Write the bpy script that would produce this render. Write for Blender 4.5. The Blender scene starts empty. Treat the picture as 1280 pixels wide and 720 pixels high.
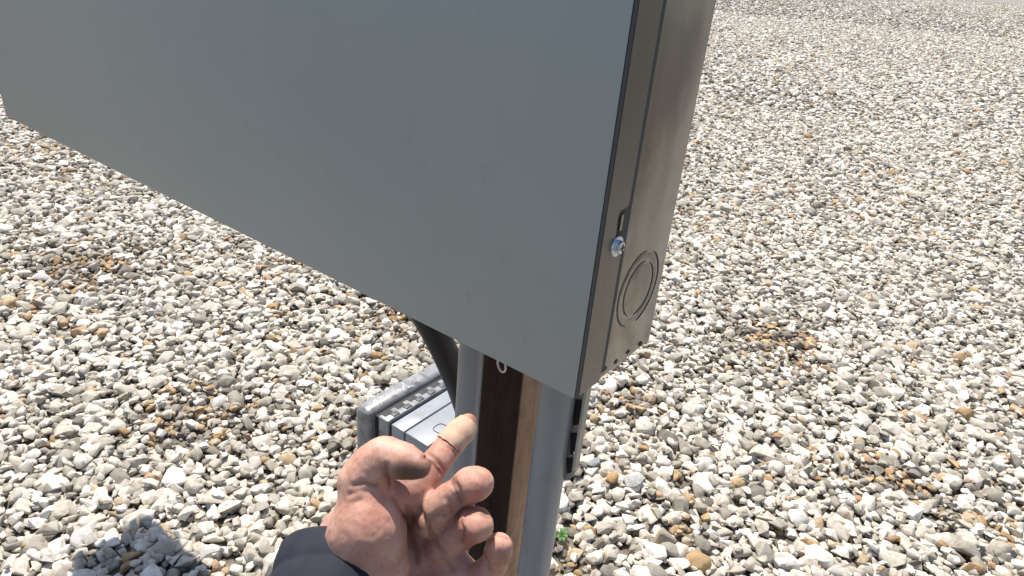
import bpy, bmesh, math, random
import numpy as np
from mathutils import Vector, Matrix, noise as mnoise

random.seed(4)
rng = np.random.default_rng(7)
SC = bpy.context.scene
COL = SC.collection
D2R = math.radians

# ------------------------------------------------------------------ camera
PITCH, ROLL, FPX = D2R(26.584), D2R(5.344), 880.0
CAM_H = 1.45
fwd = Vector((0, math.cos(PITCH), -math.sin(PITCH)))
r0 = Vector((1, 0, 0)); u0 = r0.cross(fwd)
rgt = math.cos(ROLL) * r0 + math.sin(ROLL) * u0
upv = -math.sin(ROLL) * r0 + math.cos(ROLL) * u0
cam_loc = Vector((0, 0, CAM_H))
cd = bpy.data.cameras.new('camera'); cam = bpy.data.objects.new('camera', cd); COL.objects.link(cam)
M = Matrix((rgt, upv, -fwd)).transposed().to_4x4(); M.translation = cam_loc
cam.matrix_world = M
cd.sensor_fit = 'HORIZONTAL'; cd.sensor_width = 36; cd.lens = 36 * FPX / 1280
cd.clip_start = 0.02; cd.clip_end = 500
SC.camera = cam

# ------------------------------------------------------------------ light
SUN_EL, SUN_AZ = D2R(66), D2R(-27)      # azimuth from +Y, clockwise positive
w = bpy.data.worlds.new('World'); SC.world = w; w.use_nodes = True
nt = w.node_tree; bg = nt.nodes['Background']
sky = nt.nodes.new('ShaderNodeTexSky'); sky.sky_type = 'NISHITA'; sky.sun_disc = False
sky.sun_elevation = SUN_EL; sky.sun_rotation = SUN_AZ
nt.links.new(sky.outputs[0], bg.inputs[0]); bg.inputs[1].default_value = 0.10
sd = bpy.data.lights.new('sun', 'SUN'); so = bpy.data.objects.new('sun', sd); COL.objects.link(so)
sd.energy = 4.2; sd.angle = D2R(0.53); sd.color = (1.0, 0.95, 0.88)
sdir = Vector((math.sin(SUN_AZ) * math.cos(SUN_EL), math.cos(SUN_AZ) * math.cos(SUN_EL), math.sin(SUN_EL)))
so.rotation_euler = sdir.to_track_quat('Z', 'Y').to_euler(); so.location = (-3, 5, 8)
SC.view_settings.view_transform = 'Standard'; SC.view_settings.look = 'None'
SC.view_settings.exposure = 0.62; SC.view_settings.gamma = 1

# ------------------------------------------------------------------ helpers
def at(x, y, d):
    """point of the place seen at photo pixel x,y and depth d metres"""
    return cam_loc + d * (fwd + rgt * ((x - 640) / FPX) - upv * ((y - 360) / FPX))

def hit(x, y, n, p0):
    dr = at(x, y, 1.0) - cam_loc
    return cam_loc + dr * ((p0 - cam_loc).dot(n) / dr.dot(n))

TH = D2R(54.696)
A = Vector((-math.sin(TH), math.cos(TH), 0))   # along the cabinet door, to the left
B = Vector((math.cos(TH), math.sin(TH), 0))    # along the cabinet side, to the back
Z = Vector((0, 0, 1))
C0 = at(718, 500, 0.80)                        # lower near corner of the cabinet cover
FRAME = Matrix((A, B, Z)).transposed().to_4x4() # a,b,z -> world  (left handed flip handled by recalculated normals)

def fr(a, b, z):
    return C0 + a * A + b * B + z * Z

def link_mesh(name, me, mat=None, parent=None, smooth=False):
    o = bpy.data.objects.new(name, me); COL.objects.link(o)
    if mat is not None: me.materials.append(mat)
    if smooth:
        me.polygons.foreach_set('use_smooth', [True] * len(me.polygons))
    if parent is not None: o.parent = parent
    return o

def from_bm(name, bm, mat, parent=None, smooth=False, auto=None):
    bmesh.ops.recalc_face_normals(bm, faces=bm.faces)
    me = bpy.data.meshes.new(name); bm.to_mesh(me); bm.free()
    o = link_mesh(name, me, mat, parent, smooth)
    if auto:
        me.polygons.foreach_set('use_smooth', [True] * len(me.polygons))
        me.set_sharp_from_angle(angle=D2R(auto))
    return o

def add_box(bm, lo, hi, bev=0.0, seg=2):
    vs = [bm.verts.new((x, y, z)) for x in (lo[0], hi[0]) for y in (lo[1], hi[1]) for z in (lo[2], hi[2])]
    q = [(0, 1, 3, 2), (4, 6, 7, 5), (0, 4, 5, 1), (2, 3, 7, 6), (0, 2, 6, 4), (1, 5, 7, 3)]
    fs = [bm.faces.new([vs[i] for i in f]) for f in q]
    if bev > 0:
        es = list({e for f in fs for e in f.edges})
        bmesh.ops.bevel(bm, geom=es, offset=bev, segments=seg, profile=0.5, affect='EDGES')

def add_prism(bm, pts, axis, lo, hi):
    """polygon pts (2D) extruded along axis (0,1,2) from lo to hi"""
    def mk(p, h):
        v = list(p); v.insert(axis, h); return bm.verts.new(v)
    a = [mk(p, lo) for p in pts]; b = [mk(p, hi) for p in pts]
    n = len(pts)
    bm.faces.new(a); bm.faces.new(b[::-1])
    for i in range(n): bm.faces.new((a[i], b[i], b[(i + 1) % n], a[(i + 1) % n]))

def add_tube(bm, pts, rad, seg=20, cap=True):
    pts = [Vector(p) for p in pts]; n = len(pts)
    if not hasattr(rad, '__len__'): rad = [rad] * n
    rings = []; prev = None
    for i, p in enumerate(pts):
        t = (pts[min(i + 1, n - 1)] - pts[max(i - 1, 0)]).normalized()
        if prev is None:
            s = t.orthogonal().normalized()
        else:
            s = (prev - t * prev.dot(t)).normalized()
        prev = s; q = t.cross(s)
        rings.append([bm.verts.new(p + rad[i] * (math.cos(2 * math.pi * k / seg) * s + math.sin(2 * math.pi * k / seg) * q)) for k in range(seg)])
    for i in range(n - 1):
        for k in range(seg):
            bm.faces.new((rings[i][k], rings[i][(k + 1) % seg], rings[i + 1][(k + 1) % seg], rings[i + 1][k]))
    if cap:
        bm.faces.new(rings[0][::-1]); bm.faces.new(rings[-1])

def bez(p, n=24):
    p = [Vector(q) for q in p]; out = []
    for i in range(n + 1):
        t = i / n; q = p[:]
        while len(q) > 1: q = [q[j].lerp(q[j + 1], t) for j in range(len(q) - 1)]
        out.append(q[0])
    return out

def thing(name, label, cat, loc, mat3=None, group=None):
    o = bpy.data.objects.new(name, None); COL.objects.link(o)
    o.empty_display_size = 0.1
    if mat3 is not None:
        m = mat3.copy(); m.translation = loc; o.matrix_world = m
    else: o.location = loc
    o['label'] = label; o['category'] = cat
    if group: o['group'] = group
    return o

def tag(o, label, cat, group=None):
    o['label'] = label; o['category'] = cat
    if group: o['group'] = group

# ------------------------------------------------------------------ materials
def mat(name, base, rough=0.5, metal=0.0, spec=0.5):
    m = bpy.data.materials.new(name); m.use_nodes = True
    b = m.node_tree.nodes['Principled BSDF']
    b.inputs['Base Color'].default_value = (*base, 1); b.inputs['Roughness'].default_value = rough
    b.inputs['Metallic'].default_value = metal; b.inputs['Specular IOR Level'].default_value = spec
    return m

def nd(m, t, **kw):
    n = m.node_tree.nodes.new(t)
    for k, v in kw.items():
        if k.startswith('i_'): n.inputs[k[2:].replace('_', ' ')].default_value = v
        else: setattr(n, k, v)
    return n

def lk(m, a, b): m.node_tree.links.new(a, b)
def P(m): return m.node_tree.nodes['Principled BSDF']

def ramp(m, src, stops):
    r = nd(m, 'ShaderNodeValToRGB'); e = r.color_ramp.elements
    while len(e) < len(stops): e.new(0.5)
    for i, (p, c) in enumerate(stops):
        e[i].position = p; e[i].color = (*c, 1) if len(c) == 3 else c
    lk(m, src, r.inputs[0]); return r

def noisy(name, c1, c2, scale, rough, metal=0.0, rvar=0.1, bump=0.0, bscale=200, stretch=(1, 1, 1), detail=6, lo=0.3, hi=0.7):
    m = mat(name, c1, rough, metal)
    tc = nd(m, 'ShaderNodeTexCoord'); mp = nd(m, 'ShaderNodeMapping'); mp.inputs['Scale'].default_value = stretch
    lk(m, tc.outputs['Object'], mp.inputs[0])
    n = nd(m, 'ShaderNodeTexNoise'); n.inputs['Scale'].default_value = scale; n.inputs['Detail'].default_value = detail
    lk(m, mp.outputs[0], n.inputs['Vector'])
    r = ramp(m, n.outputs[0], [(lo, c1), (hi, c2)]); lk(m, r.outputs[0], P(m).inputs['Base Color'])
    mr = nd(m, 'ShaderNodeMapRange'); mr.inputs['To Min'].default_value = max(0, rough - rvar); mr.inputs['To Max'].default_value = rough + rvar
    lk(m, n.outputs[0], mr.inputs[0]); lk(m, mr.outputs[0], P(m).inputs['Roughness'])
    if bump > 0:
        n2 = nd(m, 'ShaderNodeTexNoise'); n2.inputs['Scale'].default_value = bscale; n2.inputs['Detail'].default_value = 4
        lk(m, mp.outputs[0], n2.inputs['Vector'])
        bp = nd(m, 'ShaderNodeBump'); bp.inputs['Strength'].default_value = 0.6; bp.inputs['Distance'].default_value = bump
        lk(m, n2.outputs[0], bp.inputs['Height']); lk(m, bp.outputs[0], P(m).inputs['Normal'])
    return m

def spots(m, pts, col):
    """tiny paint chips / scratches at object coordinates: (centre, half sizes, slant)"""
    b = P(m); src = b.inputs['Base Color'].links[0].from_socket
    tc = nd(m, 'ShaderNodeTexCoord')
    for (c, h, sl) in pts:
        s = nd(m, 'ShaderNodeSeparateXYZ'); lk(m, tc.outputs['Object'], s.inputs[0])
        def mth(op, a, bb):
            n = nd(m, 'ShaderNodeMath', operation=op)
            for i, v in enumerate((a, bb)):
                if isinstance(v, (int, float)): n.inputs[i].default_value = v
                else: lk(m, v, n.inputs[i])
            return n.outputs[0]
        dx = mth('SUBTRACT', s.outputs[0], c[0]); dz = mth('SUBTRACT', s.outputs[2], c[1])
        dz = mth('SUBTRACT', dz, mth('MULTIPLY', dx, sl))
        q = mth('ADD', mth('POWER', mth('ABSOLUTE', mth('DIVIDE', dx, h[0]), 0), 2.0), mth('POWER', mth('ABSOLUTE', mth('DIVIDE', dz, h[1]), 0), 2.0))
        f = mth('LESS_THAN', q, 1.0)
        mx = nd(m, 'ShaderNodeMix', data_type='RGBA')
        lk(m, f, mx.inputs[0]); lk(m, src, mx.inputs[6]); mx.inputs[7].default_value = (*col, 1)
        src = mx.outputs[2]
    lk(m, src, b.inputs['Base Color'])

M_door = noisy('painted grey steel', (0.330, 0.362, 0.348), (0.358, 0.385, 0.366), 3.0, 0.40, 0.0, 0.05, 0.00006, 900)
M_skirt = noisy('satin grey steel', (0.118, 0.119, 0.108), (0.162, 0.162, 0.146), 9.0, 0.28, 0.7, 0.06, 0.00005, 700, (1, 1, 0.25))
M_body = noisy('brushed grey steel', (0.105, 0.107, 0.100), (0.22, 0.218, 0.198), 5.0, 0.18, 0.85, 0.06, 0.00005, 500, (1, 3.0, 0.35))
def wavy(m, sc, dist):
    b = P(m); old = b.inputs['Normal'].links[0].from_socket if b.inputs['Normal'].links else None
    tc = nd(m, 'ShaderNodeTexCoord'); n = nd(m, 'ShaderNodeTexNoise'); n.inputs['Scale'].default_value = sc; n.inputs['Detail'].default_value = 2
    lk(m, tc.outputs['Object'], n.inputs['Vector'])
    bp = nd(m, 'ShaderNodeBump'); bp.inputs['Strength'].default_value = 1.0; bp.inputs['Distance'].default_value = dist
    lk(m, n.outputs[0], bp.inputs['Height'])
    if old is not None: lk(m, old, bp.inputs['Normal'])
    lk(m, bp.outputs[0], b.inputs['Normal'])
def smudge(m, col, sc, lo, hi, amt, stretch=(1, 1, 1)):
    b = P(m); src = b.inputs['Base Color'].links[0].from_socket
    tc = nd(m, 'ShaderNodeTexCoord'); mp = nd(m, 'ShaderNodeMapping'); mp.inputs['Scale'].default_value = stretch; mp.inputs['Location'].default_value = (3.1, 1.7, 5.3)
    lk(m, tc.outputs['Object'], mp.inputs[0])
    n = nd(m, 'ShaderNodeTexNoise'); n.inputs['Scale'].default_value = sc; n.inputs['Detail'].default_value = 7; n.inputs['Roughness'].default_value = 0.65
    lk(m, mp.outputs[0], n.inputs['Vector'])
    r = ramp(m, n.outputs[0], [(lo, (0, 0, 0)), (hi, (amt, amt, amt))])
    mx = nd(m, 'ShaderNodeMix', data_type='RGBA'); lk(m, r.outputs[0], mx.inputs[0]); lk(m, src, mx.inputs[6]); mx.inputs[7].default_value = (*col, 1)
    lk(m, mx.outputs[2], b.inputs['Base Color'])
wavy(M_body, 9, 0.0022); wavy(M_skirt, 7, 0.0010); wavy(M_door, 4, 0.0012)
smudge(M_door, (0.40, 0.39, 0.35), 5, 0.52, 0.75, 0.35, (1, 1, 0.6)); smudge(M_door, (0.20, 0.21, 0.21), 26, 0.60, 0.72, 0.25)
smudge(M_body, (0.40, 0.38, 0.32), 14, 0.50, 0.75, 0.5, (1, 1, 0.5)); smudge(M_body, (0.05, 0.05, 0.045), 30, 0.60, 0.75, 0.5)
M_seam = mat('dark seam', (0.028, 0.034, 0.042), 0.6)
M_dark = mat('black rubber and notch shade', (0.012, 0.012, 0.013), 0.65)
M_zinc = noisy('zinc plated steel', (0.45, 0.5, 0.62), (0.7, 0.72, 0.76), 240, 0.25, 0.95, 0.1)
M_pvc = noisy('grey plastic conduit', (0.225, 0.228, 0.238), (0.265, 0.268, 0.278), 14, 0.34, 0.0, 0.08, 0.00008, 500, (1, 1, 0.3))
M_pvcd = noisy('grey plastic coupling', (0.16, 0.165, 0.185), (0.19, 0.195, 0.21), 14, 0.45, 0.0, 0.08)
M_flex = noisy('black flexible conduit', (0.006, 0.007, 0.012), (0.011, 0.012, 0.021), 30, 0.5, 0.0, 0.08)
M_ring = mat('pale wire', (0.62, 0.6, 0.52), 0.4)
M_bracket = noisy('weathered galvanised steel', (0.30, 0.285, 0.245), (0.46, 0.44, 0.38), 60, 0.5, 0.2, 0.1)
M_util = noisy('weathered grey enclosure', (0.27, 0.27, 0.275), (0.35, 0.345, 0.345), 22, 0.33, 0.15, 0.08, 0.0001, 300)
M_util2 = noisy('blue grey enclosure lid', (0.29, 0.305, 0.33), (0.345, 0.36, 0.385), 16, 0.30, 0.1, 0.06)
smudge(M_util, (0.10, 0.095, 0.085), 45, 0.46, 0.66, 0.75); smudge(M_util, (0.45, 0.44, 0.42), 130, 0.62, 0.70, 0.5)
smudge(M_util2, (0.20, 0.20, 0.20), 30, 0.55, 0.72, 0.5)
smudge(M_pvc, (0.12, 0.11, 0.10), 22, 0.55, 0.72, 0.5, (1, 1, 0.25)); smudge(M_pvc, (0.36, 0.35, 0.33), 60, 0.64, 0.70, 0.5, (1, 1, 0.4))
M_slot = mat('dark vent slot', (0.03, 0.031, 0.033), 0.7)
M_block = noisy('mid grey vent block', (0.06, 0.063, 0.066), (0.12, 0.12, 0.125), 90, 0.5)
M_mark = mat('dark ink', (0.03, 0.035, 0.04), 0.6)
M_chalk = mat('white scuff', (0.62, 0.63, 0.65), 0.7)

def wood(name, c1, c2):
    m = mat(name, c1, 0.75)
    tc = nd(m, 'ShaderNodeTexCoord'); mp = nd(m, 'ShaderNodeMapping'); mp.inputs['Scale'].default_value = (28, 28, 1.6)
    lk(m, tc.outputs['Object'], mp.inputs[0])
    n = nd(m, 'ShaderNodeTexNoise'); n.inputs['Scale'].default_value = 2.2; n.inputs['Detail'].default_value = 9; n.inputs['Distortion'].default_value = 0.6
    lk(m, mp.outputs[0], n.inputs['Vector'])
    n3 = nd(m, 'ShaderNodeTexNoise'); n3.inputs['Scale'].default_value = 38; lk(m, tc.outputs['Object'], n3.inputs['Vector'])
    r = ramp(m, n.outputs[0], [(0.3, c1), (0.55, tuple(0.5 * (a + b) for a, b in zip(c1, c2))), (0.72, c2)])
    r2 = ramp(m, n3.outputs[0], [(0.25, (0.62, 0.6, 0.58)), (0.5, (1, 1, 1))])
    mx = nd(m, 'ShaderNodeMix', data_type='RGBA', blend_type='MULTIPLY'); mx.inputs[0].default_value = 0.7
    lk(m, r.outputs[0], mx.inputs[6]); lk(m, r2.outputs[0], mx.inputs[7]); lk(m, mx.outputs[2], P(m).inputs['Base Color'])
    bp = nd(m, 'ShaderNodeBump'); bp.inputs['Strength'].default_value = 0.7; bp.inputs['Distance'].default_value = 0.0008
    lk(m, n.outputs[0], bp.inputs['Height']); lk(m, bp.outputs[0], P(m).inputs['Normal'])
    P(m).inputs['Specular IOR Level'].default_value = 0.25; P(m).inputs['Roughness'].default_value = 0.85
    return m
M_wood = wood('weathered brown timber', (0.28, 0.165, 0.10), (0.46, 0.30, 0.195))
M_woodd = wood('dark stained timber', (0.024, 0.0125, 0.0095), (0.056, 0.030, 0.021))

# ------------------------------------------------------------------ ground
def sheet(name, pts, z, m):
    me = bpy.data.meshes.new(name)
    me.from_pydata([(x, y, z) for x, y in pts], [], [list(range(len(pts)))])
    o = link_mesh(name, me, m); o['kind'] = 'structure'; return o

M_soil = noisy('stone dust', (0.07, 0.058, 0.042), (0.24, 0.205, 0.16), 60, 0.95, 0, 0.03, 0.01, 45)
def far_gravel(m):
    # beyond the built stones the dust takes the colour of the pale gravel
    b = P(m); src = b.inputs['Base Color'].links[0].from_socket
    geo = nd(m, 'ShaderNodeNewGeometry'); sp = nd(m, 'ShaderNodeSeparateXYZ'); lk(m, geo.outputs['Position'], sp.inputs[0])
    vo = nd(m, 'ShaderNodeTexVoronoi'); vo.inputs['Scale'].default_value = 16; lk(m, geo.outputs['Position'], vo.inputs['Vector'])
    sc_ = nd(m, 'ShaderNodeSeparateColor'); lk(m, vo.outputs['Color'], sc_.inputs[0])
    rp = ramp(m, sc_.outputs[0], [(0.0, (0.09, 0.08, 0.066)), (0.35, (0.19, 0.172, 0.142)), (1.0, (0.46, 0.425, 0.365))])
    mr = nd(m, 'ShaderNodeMapRange'); mr.inputs['From Min'].default_value = 17.0; mr.inputs['From Max'].default_value = 45.0
    lk(m, sp.outputs[1], mr.inputs[0])
    mx = nd(m, 'ShaderNodeMix', data_type='RGBA'); lk(m, mr.outputs[0], mx.inputs[0]); lk(m, src, mx.inputs[6]); lk(m, rp.outputs[0], mx.inputs[7])
    lk(m, mx.outputs[2], b.inputs['Base Color'])
far_gravel(M_soil)
M_far = noisy('distant turf', (0.026, 0.036, 0.013), (0.06, 0.066, 0.03), 1.1, 0.95, 0, 0.03, 0.05, 12)
GRAVEL_END = 21.0
sheet('ground', [(-60, -20), (90, -20), (90, 110), (-60, 110)], 0.0, M_soil)
sheet('field', [(-400, 110), (420, 110), (420, 460), (-400, 460)], 0.0, M_far)

def stone_mat():
    m = mat('crushed limestone', (0.6, 0.58, 0.54), 0.8)
    at_ = nd(m, 'ShaderNodeAttribute', attribute_name='tint', attribute_type='INSTANCER')
    tc = nd(m, 'ShaderNodeTexCoord')
    geo = nd(m, 'ShaderNodeNewGeometry')
    r = ramp(m, at_.outputs['Fac'], [(0.0, (0.17, 0.15, 0.12)), (0.06, (0.28, 0.25, 0.205)), (0.13, (0.35, 0.315, 0.255)),
                                     (0.30, (0.52, 0.47, 0.39)), (0.55, (0.63, 0.585, 0.505)), (0.80, (0.75, 0.715, 0.64)),
                                     (0.88, (0.44, 0.34, 0.22)), (0.94, (0.46, 0.32, 0.17)), (1.0, (0.31, 0.19, 0.085))])
    n = nd(m, 'ShaderNodeTexNoise'); n.inputs['Scale'].default_value = 60; n.inputs['Detail'].default_value = 5
    lk(m, geo.outputs['Position'], n.inputs['Vector'])
    r2 = ramp(m, n.outputs[0], [(0.30, (0.60, 0.52, 0.42)), (0.52, (1, 1, 1))])
    mx = nd(m, 'ShaderNodeMix', data_type='RGBA', blend_type='MULTIPLY'); mx.inputs[0].default_value = 0.75
    lk(m, r.outputs[0], mx.inputs[6]); lk(m, r2.outputs[0], mx.inputs[7]); lk(m, mx.outputs[2], P(m).inputs['Base Color'])
    n2 = nd(m, 'ShaderNodeTexNoise'); n2.inputs['Scale'].default_value = 260; n2.inputs['Detail'].default_value = 4
    lk(m, geo.outputs['Position'], n2.inputs['Vector'])
    bp = nd(m, 'ShaderNodeBump'); bp.inputs['Strength'].default_value = 0.6; bp.inputs['Distance'].default_value = 0.0015
    lk(m, n2.outputs[0], bp.inputs['Height']); lk(m, bp.outputs[0], P(m).inputs['Normal'])
    return m
M_stone = stone_mat()

def stone_mesh(i, flat=None):
    """angular crushed stone: convex hull of random points, edges knocked off"""
    r = random.Random(100 + i)
    bm = bmesh.new()
    sx, sy, sz = 1.0, r.uniform(0.6, 0.9), (flat or r.uniform(0.42, 0.72))
    for k in range(r.randint(11, 17)):
        v = Vector((r.gauss(0, 1), r.gauss(0, 1), r.gauss(0, 1))).normalized() * r.uniform(0.38, 0.54)
        bm.verts.new((v.x * sx, v.y * sy, v.z * sz))
    g = bmesh.ops.convex_hull(bm, input=bm.verts)
    bmesh.ops.delete(bm, geom=[v for v in bm.verts if not v.link_faces], context='VERTS')
    bmesh.ops.bevel(bm, geom=list(bm.edges), offset=0.05, segments=1, profile=0.5, affect='EDGES', clamp_overlap=True)
    bmesh.ops.recalc_face_normals(bm, faces=bm.faces)
    me = bpy.data.meshes.new('stone_shape'); bm.to_mesh(me); bm.free()
    me.polygons.foreach_set('use_smooth', [True] * len(me.polygons)); me.set_sharp_from_angle(angle=D2R(38))
    me.materials.append(M_stone)
    return me

def scatter(name, pts, scl, rot, tint, protos, label_kind='stuff'):
    """ONE object: points with instanced shapes (geometry nodes)"""
    me = bpy.data.meshes.new(name); me.from_pydata([tuple(p) for p in pts], [], [])
    n = len(pts)
    for nm, ty, data, key in (('scl', 'FLOAT_VECTOR', scl, 'vector'), ('rot', 'FLOAT_VECTOR', rot, 'vector'), ('tint', 'FLOAT', tint, 'value')):
        a = me.attributes.new(nm, ty, 'POINT'); a.data.foreach_set(key, np.asarray(data, np.float32).ravel())
    a = me.attributes.new('pick', 'INT', 'POINT'); a.data.foreach_set('value', rng.integers(0, len(protos), n).astype(np.int32))
    o = bpy.data.objects.new(name, me); COL.objects.link(o); o['kind'] = label_kind
    pc = bpy.data.collections.new(name + '_shapes')
    for i, pm in enumerate(protos):
        po = bpy.data.objects.new(f'{name}_shape_{i:02d}', pm); pc.objects.link(po)
    g = bpy.data.node_groups.new(name + '_nodes', 'GeometryNodeTree')
    g.interface.new_socket('Geometry', in_out='INPUT', socket_type='NodeSocketGeometry')
    g.interface.new_socket('Geometry', in_out='OUTPUT', socket_type='NodeSocketGeometry')
    N = g.nodes.new; L = g.links.new
    gi, go = N('NodeGroupInput'), N('NodeGroupOutput')
    ci = N('GeometryNodeCollectionInfo'); ci.inputs[0].default_value = pc
    ci.inputs['Separate Children'].default_value = True; ci.inputs['Reset Children'].default_value = True
    ip = N('GeometryNodeInstanceOnPoints'); ip.inputs['Pick Instance'].default_value = True
    L(gi.outputs[0], ip.inputs['Points']); L(ci.outputs[0], ip.inputs['Instance'])
    def attr(nm, ty):
        x = N('GeometryNodeInputNamedAttribute'); x.data_type = ty; x.inputs['Name'].default_value = nm
        return x.outputs['Attribute']
    L(attr('pick', 'INT'), ip.inputs['Instance Index'])
    L(attr('rot', 'FLOAT_VECTOR'), ip.inputs['Rotation']); L(attr('scl', 'FLOAT_VECTOR'), ip.inputs['Scale'])
    L(ip.outputs[0], go.inputs[0])
    mod = o.modifiers.new('scatter', 'NODES'); mod.node_group = g
    return o

def jgrid(x0, x1, y0, y1, c, jit=0.55):
    xs = np.arange(x0, x1, c); ys = np.arange(y0, y1, c)
    X, Y = np.meshgrid(xs, ys); X = X.ravel(); Y = Y.ravel()
    X = X + rng.uniform(-jit, jit, X.size) * c; Y = Y + rng.uniform(-jit, jit, Y.size) * c
    return X, Y

protos = [stone_mesh(i) for i in range(16)]
def in_view(X, Y, margin):
    # the ground the camera could plausibly see, with a margin for a step to the side
    return (np.abs(X - 0.09 * Y) < 0.80 * Y + margin)
allp, alls, allr, allt = [], [], [], []
BROWN = []
for bx_, by_, br_ in ((712, 700, 0.17), (444, 535, 0.16), (790, 500, 0.16), (500, 395, 0.22), (840, 645, 0.10), (250, 520, 0.25), (960, 420, 0.3), (1120, 600, 0.22), (120, 330, 0.3)):
    q_ = hit(bx_, by_, Z, Vector((0, 0, 0.02))); BROWN.append((q_.x, q_.y, br_))
def layer(c, s_mean, s_sig, zlo, zhi, y0, y1, margin=1.2, keep=1.0, zk=0.0):
    X, Y = jgrid(-0.8 * y1 - 1.5, 0.95 * y1 + 1.5, y0, y1, c)
    k = in_view(X, Y, margin) & (rng.random(X.size) < keep * np.clip((56.0 - Y) / 8.0, 0, 1)); X, Y = X[k], Y[k]; n = X.size
    s = s_mean * np.exp(rng.normal(0, s_sig, n)); s = np.clip(s, s_mean * 0.45, s_mean * 2.1)
    z = rng.uniform(zlo, zhi, n) + zk * s
    allp.append(np.stack([X, Y, z], 1)); alls.append(np.stack([s, s, s], 1))
    allr.append(np.stack([rng.normal(0, 0.30, n), rng.normal(0, 0.30, n), rng.uniform(0, 6.283, n)], 1))
    t = np.where(rng.random(n) < 0.30, rng.uniform(0.08, 0.30, n), rng.uniform(0.24, 0.84, n))
    u = rng.random(n)
    # ochre stones come a little more often in some patches
    pv = np.sin(X * 3.1 + 1.3) * np.sin(Y * 2.3 + X * 1.7) * 0.5 + 0.5
    och = u < 0.035 + 0.10 * pv ** 3
    t[och] = rng.uniform(0.86, 1.0, och.sum())
    gr = (u > 0.91); t[gr] = rng.uniform(0.0, 0.13, gr.sum())
    for bx, by, br_ in BROWN:     # dirty patches where soil and brown chips show
        dd = np.hypot(X - bx, Y - by) / br_; hitp = (dd < 1) & (rng.random(n) < 0.75 * (1 - dd ** 2))
        t[hitp] = np.where(rng.random(hitp.sum()) < 0.45, rng.uniform(0.90, 1.0, hitp.sum()), rng.uniform(0.0, 0.12, hitp.sum()))
        alls[-1][hitp] *= 0.75
    allt.append(t)
layer(0.024, 0.036, 0.32, 0.002, 0.010, 0.15, 4.2)
layer(0.030, 0.047, 0.36, 0.013, 0.020, 0.15, 4.2, keep=0.82)
layer(0.044, 0.026, 0.45, 0.026, 0.032, 0.15, 4.2, keep=0.65)
layer(0.030, 0.046, 0.30, 0.004, 0.016, 4.2, 7.6, margin=0.8)
layer(0.040, 0.050, 0.34, 0.016, 0.026, 4.2, 7.6, margin=0.8, keep=0.8)
layer(0.13, 0.100, 0.30, 0.004, 0.025, GRAVEL_END, 56.0, margin=0.5, keep=0.9)
layer(0.052, 0.066, 0.30, 0.004, 0.020, 7.6, GRAVEL_END, margin=0.6)
layer(0.075, 0.070, 0.34, 0.016, 0.030, 7.6, GRAVEL_END, margin=0.6, keep=0.7)
gp = np.concatenate(allp)
gravel = scatter('gravel', gp, np.concatenate(alls), np.concatenate(allr), np.concatenate(allt), protos)

# single stones that stand out in the gravel
def lone_stone(px, py, size, label, col, seed, flat=None):
    p = hit(px, py, Z, Vector((0, 0, 0.035)))
    me = stone_mesh(seed, flat); me.name = 'large_stone'; me.materials.clear()
    o = link_mesh('large_stone', me, noisy('stone ' + str(seed), tuple(c * 0.72 for c in col), col, 1.6, 0.8, 0, 0.03, 0.006, 14))
    o.location = p; o.scale = (size, size, size); o.rotation_euler = (0.2, -0.15, seed * 1.3)
    tag(o, label, 'stone')
lone_stone(822, 668, 0.122, 'largest beige-brown stone near the lower right of the gravel', (0.40, 0.33, 0.25), 41, 0.6)
lone_stone(742, 577, 0.064, 'flat blue-grey stone just right of the slotted bracket', (0.30, 0.31, 0.31), 42, 0.5)
lone_stone(765, 596, 0.058, 'orange-brown stone right of the big conduit, nearest the grey one', (0.52, 0.32, 0.13), 43, 0.6)
lone_stone(792, 600, 0.076, 'big white stone lying in the gravel right of the orange stones', (0.64, 0.61, 0.56), 44, 0.65)
lone_stone(736, 663, 0.046, 'small orange stone beside the green weed by the conduit', (0.55, 0.34, 0.14), 45, 0.6)
lone_stone(722, 622, 0.066, 'rounded cream stone between the conduit and orange stone', (0.54, 0.48, 0.39), 46, 0.65)

# weed
M_leaf = noisy('weed leaf', (0.05, 0.13, 0.025), (0.10, 0.20, 0.05), 60, 0.55)
wp = hit(702, 672, Z, Vector((0, 0, 0.03)))
bm = bmesh.new(); r = random.Random(9)
for k in range(11):
    a = r.uniform(0, 6.28); l = r.uniform(0.018, 0.036); wd = r.uniform(0.004, 0.007); dr = Vector((math.cos(a), math.sin(a), 0)); sdv = Vector((-dr.y, dr.x, 0))
    pr = None
    for i in range(6):
        t = i / 5; cpt = dr * l * t + Z * (0.03 * t * (1.3 - t) + 0.004); ww = wd * math.sin(math.pi * (0.12 + 0.85 * t))
        cur = (bm.verts.new(cpt - sdv * ww), bm.verts.new(cpt + Z * (-0.0015)), bm.verts.new(cpt + sdv * ww))
        if pr:
            bm.faces.new((pr[0], pr[1], cur[1], cur[0])); bm.faces.new((pr[1], pr[2], cur[2], cur[1]))
        pr = cur
o = from_bm('weed', bm, M_leaf, smooth=True); o.location = wp
tag(o, 'small green weed growing in the gravel beside the big grey conduit', 'plant')

# ------------------------------------------------------------------ electrical cabinet
W_, H_ = 1.55, 0.60            # width to the left, height
W1, W2 = 0.0557, 0.1332        # cover skirt and body depth seen on the side
cab = thing('electrical_cabinet', 'large grey steel electrical cabinet mounted above the conduits, blank cover and knockout side', 'electrical box', C0, FRAME)
T = 0.0018
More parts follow.
